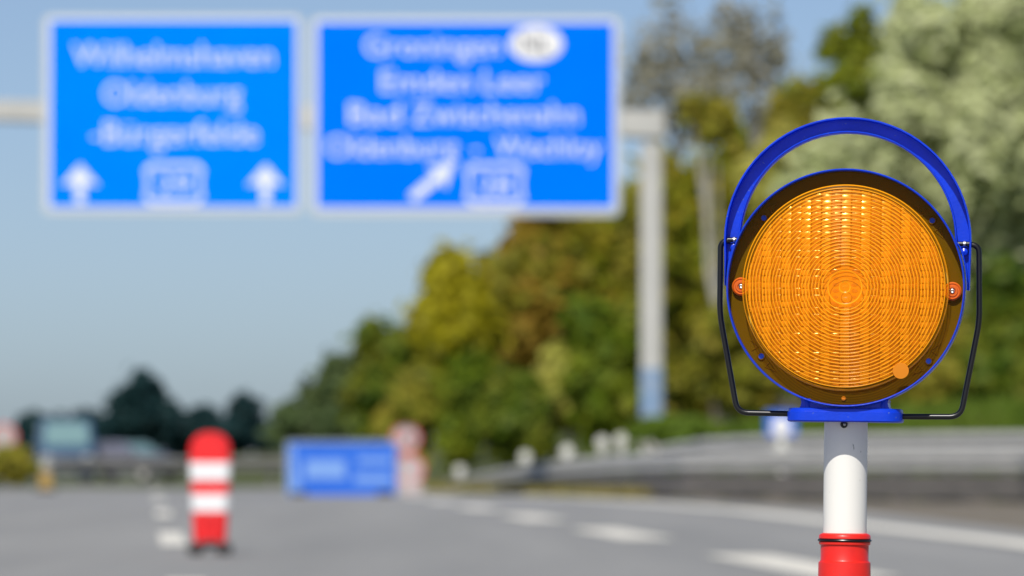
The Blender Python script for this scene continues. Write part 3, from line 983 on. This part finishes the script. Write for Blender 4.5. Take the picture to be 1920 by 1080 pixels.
M['amber'] = amber('amber_lens', .86, (1, .93, .50), (.98, .38, .008), .24, ridge=True, spec=.18)
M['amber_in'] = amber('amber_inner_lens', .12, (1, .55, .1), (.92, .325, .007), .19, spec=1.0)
M['amber_prism'] = amber('amber_prism_lens', .22, (1, .5, .08), (.82, .235, .004), .22, spec=1.0)  # darker columns: uneven prism reflections painted into the amber
M['amber_shade_dash'] = amber('amber_shade_dash', .35, (1, .45, .05), (.60, .155, .002), .3, spec=.4)  # seams and dashes dark from refraction, painted as darker amber
M['flange'] = amber('dark_amber_flange', .40, (1, .45, .012), (.20, .105, .002), .22, spec=.10)
M['glow'] = mat('amber_core', (.90, .27, .005), .3)

def px(dx, dz): return (dx * U, HC + dz * U)      # offsets from the lens centre in photo pixels
def xp(x, y): return px(x - 1587, 541 - y)
mm = .001
C0 = (0, 0, HC)

# housing drum with its raised front rim
q = MB()
prof = [(112.2, .5), (112.4, -27), (112.8, -28), (113.5, -28.2), (114.2, -27), (114.4, -24), (114.4, 14), (112.5, 16), (112.5, 22), (104, 44), (84, 62), (60, 66), (0, 66)]
q.lathe([(a * mm, b_ * mm) for a, b_ in prof], 128, 'y', C0)
q.f = [f for f in q.f if len(f) <= 4]
q.build('housing', M['lblue'], lan, smooth=True, angle=35)

# clear amber flange near the front of the drum, the recess floor well behind it
FY = -.012
q = MB(); q.lathe([(.060, .0012), (.1121, .0)], 128, 'y', C0, cap=False); q.build('recess_floor', M['recess'], lan, smooth=True)
hole_pos = [(1432, 411), (1747, 413), (1430, 670), (1743, 676)]
def flange_mesh():
    bm = bmesh.new()
    n = 180
    r0, r1 = .0985, .1123
    ring = []
    for rr_ in (r0, .1045, r1):
        ring.append([bm.verts.new((rr_ * math.cos(2 * math.pi * k / n), 0, rr_ * math.sin(2 * math.pi * k / n))) for k in range(n)])
    for a in range(2):
        for k in range(n):
            bm.faces.new((ring[a][k], ring[a][(k + 1) % n], ring[a + 1][(k + 1) % n], ring[a + 1][k]))
    me = bpy.data.meshes.new('flange')
    bm.to_mesh(me); bm.free()
    return me
me = flange_mesh()
me.materials.append(M['flange'])
fl = link('flange', me, lan, (0, FY, HC))
for (hx, hy) in hole_pos:
    x, z = xp(hx, hy)
    q = MB(); q.lathe([(0, -.0006), (.0027, -.0006), (.0027, .0)], 16, 'y', (x, 0, z - HC), cap=False)
    q.build('hole_insert', M['lblue'], fl)
    q = MB(); q.lathe([(.0027, .0), (.0027, -.0014), (.0037, -.0014), (.0042, 0)], 20, 'y', (x, 0, z - HC), cap=False)
    q.build('eyelet', M['flange'], fl, smooth=True)
    # embossed triangles either side of the hole
    ang = math.atan2(z - HC, x)
    for da in (-.135, .135):
        a = ang + da
        c = Vector((math.cos(a), math.sin(a))) * .1045
        tx = Vector((-math.sin(a), math.cos(a))) * (1 if da > 0 else -1)
        nr = Vector((math.cos(a), math.sin(a)))
        tri = [c + tx * .0065, c - tx * .005 + nr * .0042, c - tx * .005 - nr * .0042]
        cen = (tri[0] + tri[1] + tri[2]) / 3
        inn = [cen + (p - cen) * .72 for p in tri]
        q = MB(); ring_prism(q, [tuple(p) for p in tri], [tuple(p) for p in inn], -.0007, .0002)
        q.build('embossed_triangle', M['flange'], fl)
x, z = xp(1585, 748)
q = MB(); q.lathe([(0, -.002), (.0018, -.0018), (.0024, 0)], 14, 'y', (x, FY, z), cap=False); q.build('pip', M['sticker'], lan, smooth=True)

# outer lens: side wall, stepped fresnel dome
def dome(r): return -26.6 - 13 * (1 - (r / 99) ** 2)
prof = []
r = 0.0
core = CORE
rc = [0, 2, 4.6, 5.0, 8, 9.6, 10, 13, 15.5, 16, 18, 20.2, 21.0]
for a in rc:
    bump_ = {5.0: -.5, 10: -.5, 16: -.6, 21.0: -.9}.get(a, 0)
    prof.append((a, dome(a) + 1.0 + bump_))
pitch = (97.6 - core) / 24
for k in range(24):
    r0 = core + k * pitch
    for fr, hgt in ((.10, -.55), (.26, -.95), (.42, -.62), (.6, -.15), (.8, .0), (.97, -.12)):
        prof.append((r0 + fr * pitch, dome(r0 + fr * pitch) + hgt * 1.15))
prof += [(98.4, -26.0), (99.2, -24.6), (99.9, -11.8)]
q = MB()
q.lathe([(a * mm, b_ * mm) for a, b_ in prof], 220, 'y', C0, cap=False)
lens = q.build('lens', M['amber'], lan, smooth=True, angle=180)
# inner lens: pillow cells that catch the sun
nx_, nz_ = 280, 340
gx = np.linspace(-97, 97, nx_)
gzv = np.linspace(-97, 97, nz_)
Xg, Zg = np.meshgrid(gx, gzv)
Rg = np.sqrt(Xg ** 2 + Zg ** 2)
colm = np.floor((Xg + 4.75) / 9.5) % 2
fx = ((Xg + 4.75) / 9.5) % 1.0 - .5
fz = ((Zg + 1.3) / 6.1 + .0 * colm) % 1.0 - .5
Yg = -17.5 - 13 * (1 - (Rg / 99) ** 2) + 1.0 * fx ** 2 + np.where(colm == 0, 1.5, 1.2) * fz ** 2 + np.where(colm == 0, .35, -.35) * fz + np.where(np.abs(fx) > .45, .5, 0)
Vv = np.stack([Xg, Yg, Zg], -1).reshape(-1, 3) * mm + np.array([0, 0, HC])
q = MB()
ok = (Rg < 94.5)
q.v = [tuple(p) for p in Vv]
for j in range(nz_ - 1):
    for i in range(nx_ - 1):
        if ok[j, i] and ok[j + 1, i] and ok[j, i + 1] and ok[j + 1, i + 1]:
            q.f.append((j * nx_ + i, j * nx_ + i + 1, (j + 1) * nx_ + i + 1, (j + 1) * nx_ + i))
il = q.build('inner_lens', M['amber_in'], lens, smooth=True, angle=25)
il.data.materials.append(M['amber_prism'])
il.data.materials.append(M['amber_shade_dash'])
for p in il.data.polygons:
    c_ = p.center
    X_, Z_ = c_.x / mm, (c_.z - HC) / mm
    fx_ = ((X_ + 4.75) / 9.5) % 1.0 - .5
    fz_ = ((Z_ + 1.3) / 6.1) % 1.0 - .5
    shade_dash = abs(fx_) > .465 or (abs(fz_) > .38 and fx_ < -.1)
    p.material_index = 2 if shade_dash else int(math.floor((X_ + 4.75) / 9.5) % 2)
q = MB(); q.lathe([(98 * mm, 0 * mm), (70 * mm, 9 * mm), (30 * mm, 16 * mm), (0, 17 * mm)], 64, 'y', C0, cap=False)
q.build('reflector_pan', M['reflectorpan'], lan, smooth=True, angle=180)
q = MB(); q.lathe([(20.5 * mm, (-15.9 - 12.4) * mm), (19.5 * mm, (-17.2 - 12.5) * mm), (15 * mm, (-17.5 - 12.7) * mm), (0, (-17.4 - 13) * mm)], 40, 'y', C0, cap=False)
q.build('bulb_cover', M['glow'], lens, smooth=True)

# screw bosses and sticker
for bx_, by_ in ((1391, 540), (1786, 545)):
    x, z = xp(bx_, by_)
    q = MB()
    q.lathe([(.0090, .0), (.0088, -.0045), (.0074, -.0058), (.0068, -.0050), (.0056, -.0050), (.0050, -.0060), (.0034, -.0060), (.0028, -.0046), (0, -.0046)], 32, 'y', (x, 0, z), cap=False)
    bo = q.build('screw_boss', M['boss'], lan, smooth=True, angle=30, loc=(0, FY, 0))
    q = MB(); q.lathe([(.0022, -.0044), (.0021, -.0062), (.0014, -.0066), (.0, -.0060)], 16, 'y', (x, 0, z), cap=False)
    q.build('screw', M['chrome'], bo, smooth=True)
x, z = xp(1692, 695)
rr_ = math.hypot(x, z - HC) / mm
q = MB(); q.lathe([(0, -.0006), (.0077, -.0005), (.0078, 0)], 28, 'y', (0, 0, 0), cap=False)
sk = q.build('round_sticker', M['sticker'], lan, loc=(x, dome(rr_) * mm - .0017, z))
sl_ = 2 * 13 * rr_ / 99 ** 2
nrm = Vector((x * sl_ / (rr_ * mm), -1, (z - HC) * sl_ / (rr_ * mm))).normalized()
sk.rotation_euler = Vector((0, -1, 0)).rotation_difference(nrm).to_euler()

# handle: open channel section, arch plus tapering legs
hx, hz = 1, 90
secs = []
path = []
for zz in (4, 10, 20, 35, 50, 65, 80):
    inn = math.sqrt(max(1, 223.6 ** 2 - zz ** 2)) + 1.2
    outw = 229.5 + 2.5 * zz / 90
    k = zz / 90
    path.append(((hx - outw, zz), (hx - max(inn + hx, 0), zz) if False else (-inn, zz)))
for a in range(180, -1, -5):
    c_, s2 = math.cos(R(a)), math.sin(R(a))
    thick = 29 + 1.5 * abs(c_) ** 3
    path.append(((hx + 232 * c_, hz + 232 * s2), (hx + (232 - thick) * c_, hz + (232 - thick) * s2)))
for zz in (80, 65, 50, 35, 20, 10, 4, -1):
    inn = math.sqrt(max(1, 223.6 ** 2 - zz ** 2)) + 1.2
    path.append(((hx + 229.5 + 2.5 * zz / 90, zz), (inn, zz)))
y0, y1, yw, ye = -.002, .024, .011, .0145
for (ox, oz), (ix, iz) in path:
    o_, i_ = Vector((ox, oz)), Vector((ix, iz))
    if abs(ox) < abs(ix) + 3: i_ = Vector((ox - math.copysign(3.5, ox), iz))
    d = (i_ - o_)
    w_ = d.length
    d.normalize()
    ft = min(3.6, w_ * .3)
    ftj = min(3.2, w_ * .3)
    def pt(k, y):
        p = o_ + d * k
        x, z = px(p.x, p.y)
        return (x, y, z)
    secs.append([pt(0, y0 + .0008), pt(ft * .3, y0), pt(ft * .8, y0), pt(ft, y0 + .0006), pt(ft * 1.2, yw), pt(w_ - ftj * 1.2, yw), pt(w_ - ftj, y0 + .0006), pt(w_ - ftj * .8, y0), pt(w_ - ftj * .3, y0), pt(w_, y0 + .0008), pt(w_, y1), pt(w_ - ftj, y1), pt(w_ - ftj, ye), pt(ft, ye), pt(ft, y1), pt(0, y1)])
q = MB(); q.sections(secs)
q.build('handle', M['lblue'], lan, smooth=True, angle=32)
# pivot pins in the handle channel
for (xa, xb, yy) in ((1362, 1386, 451), (1793, 1819, 455)):
    (x0_, z_), (x1_, _) = xp(xa, yy), xp(xb, yy)
    q = MB(); q.tube([(x0_, .0055, z_), (x1_, .0055, z_)], .0024, 14); pn = q.build('pivot_pin', M['wire'], lan, smooth=True)
    q = MB(); q.tube([(x0_ * .55 + x1_ * .45, .0055, z_), (x0_ * .40 + x1_ * .6, .0055, z_)], .0029, 14); q.build('pin_ring', M['chrome'], pn, smooth=True)
    xm = (x0_ + x1_) / 2
    q = MB(); q.lathe([(0, .003), (.0034, .0045), (.0038, .011)], 16, 'y', (xm + .0002, 0, z_ - .0075), cap=False); q.build('rivet', M['lblue'], pn, smooth=True)

# black wire bail
def fillet(pts, rads, n=6):
    out = [Vector(pts[0])]
    for i in range(1, len(pts) - 1):
        p, a, c = Vector(pts[i]), Vector(pts[i - 1]), Vector(pts[i + 1])
        u, v = (a - p).normalized(), (c - p).normalized()
        r_ = rads[i]
        for k in range(n + 1):
            s2 = k / n
            out.append((p + u * r_) * (1 - s2) ** 2 + p * 2 * s2 * (1 - s2) + (p + v * r_) * s2 ** 2)
    out.append(Vector(pts[-1]))
    return out
wl = [(1368, 453), (1349, 453), (1349, 590), (1384, 776), (1490, 777)]
wrr = [(1812, 456), (1834, 457), (1836, 600), (1803, 779), (1684, 780)]
for w_ in (wl, wrr):
    pts3 = []
    for a, c in w_:
        x, z = xp(a, c)
        pts3.append((x, .006, z))
    pth = fillet(pts3, [0, .0075, .012, .011, 0])
    q = MB(); q.tube(pth, .00275, 12); q.build('wire_bail', M['wire'], lan, smooth=True)

# foot bracket under the drum
PY = .025
q = MB()
arc = [px(223.5 * math.sin(R(a)), -223.5 * math.cos(R(a))) for a in np.linspace(22.5, -22.5, 19)]
poly = [px(-86, -228), px(-82, -221), px(-80.5, -214), px(-82, -208.5)]
poly = poly + list(reversed(arc))[1:-1] + [px(82, -208.5), px(80.5, -214), px(82, -221), px(86, -228)]
q.prism_y(poly, -.017, .060)
q.build('bracket_neck', M['lblue'], lan)
q = MB()
def block_sec(z, g_):
    out = []
    for cx, cy, a0 in ((1, 1, 0), (-1, 1, 90), (-1, -1, 180), (1, -1, 270)):
        rr2 = .018
        hx_, hy_ = 107.5 * U + g_, .045 + g_
        for k in range(7):
            a = R(a0 + 15 * k)
            out.append((cx * (hx_ - rr2) + rr2 * math.cos(a), PY - .004 + cy * (hy_ - rr2) + rr2 * math.sin(a), z))
    return out
za, zb2 = px(0, -225)[1], px(0, -250.5)[1]
q.sections([block_sec(zb2, -.0012), block_sec(zb2 + .0012, 0), block_sec(za - .0036, 0), block_sec(za - .0034, -.0008), block_sec(za - .0008, -.0010), block_sec(za, -.002)])
q.build('bracket_base', M['lblue'], lan, smooth=True, angle=32)
for pxx in (1518, 1659):
    x, z = xp(pxx, 760)
    q = MB(); q.lathe([(.0034, -.003), (.0034, .005), (.0028, .0062), (0, .0064)], 16, 'z', (x, -.0145, z - .0005)); q.build('peg', M['lblue'], lan, smooth=True)

# white pole, red socket with black ring, down to the rubber foot
q = MB()
zp1, zc1 = px(0, -249)[1], px(0, -462)[1]
q.lathe([(.0210, zc1 - .05), (.0210, zp1)], 64, 'z', (0, PY, 0))
q.build('pole', M['pole'], lan, smooth=True)
x, z = xp(1585, 796)
q = MB(); q.lathe([(.0036, PY - .0205), (.0034, PY - .0235), (.002, PY - .0235), (.0016, PY - .0225), (0, PY - .0225)], 18, 'y', (x, 0, z), cap=False); sc_ = q.build('set_screw', M['wire'], lan, smooth=True, angle=30)
q = MB(); q.lathe([(.0016, PY - .0225), (.0012, PY - .0240), (0, PY - .0243)], 14, 'y', (x + .0006, 0, z), cap=False); q.build('screw_tip', M['chrome'], sc_, smooth=True)
zz = lambda y: px(0, 541 - y)[1]
q = MB()
prof = [(.0213, zz(1000)), (.0240, zz(1002.5)), (.0250, zz(1005)), (.0251, zz(1010)), (.0243, zz(1011.5)), (.0243, zz(1016)), (.0250, zz(1017)), (.0248, zz(1021)), (.0232, zz(1023)), (.0232, zz(1051)), (.0238, zz(1053)), (.0250, zz(1055)), (.0252, zz(1058)), (.0256, zz(1110)), (.027, zz(1180)), (.034, .30), (.062, .045), (.066, .035), (.066, .03)]
q.lathe(prof, 64, 'z', (0, PY, 0))
q.build('socket', M['collar'], lan, smooth=True, angle=40)
q = MB()
q.lathe([(.0246, zz(1011)), (.0258, zz(1012)), (.0262, zz(1013.6)), (.0258, zz(1015.3)), (.0246, zz(1016))], 64, 'z', (0, PY, 0), cap=False)
q.build('rubber_ring', M['wire'], lan, smooth=True)
for z0_, z1_ in ((.10, .17), (.23, .285)):
    rr3 = lambda z: .034 + (.30 - z) / (.30 - .045) * .028 + .0006
    q = MB(); q.lathe([(rr3(z0_), z0_), (rr3(z1_), z1_)], 64, 'z', (0, PY, 0), cap=False); q.build('white_band', M['foilwhite'], lan, smooth=True)
q = MB(); q.box((0, PY, .015), (.26, .26, .03)); q.build('rubber_foot', M['rubber'], lan, bevel=.008)
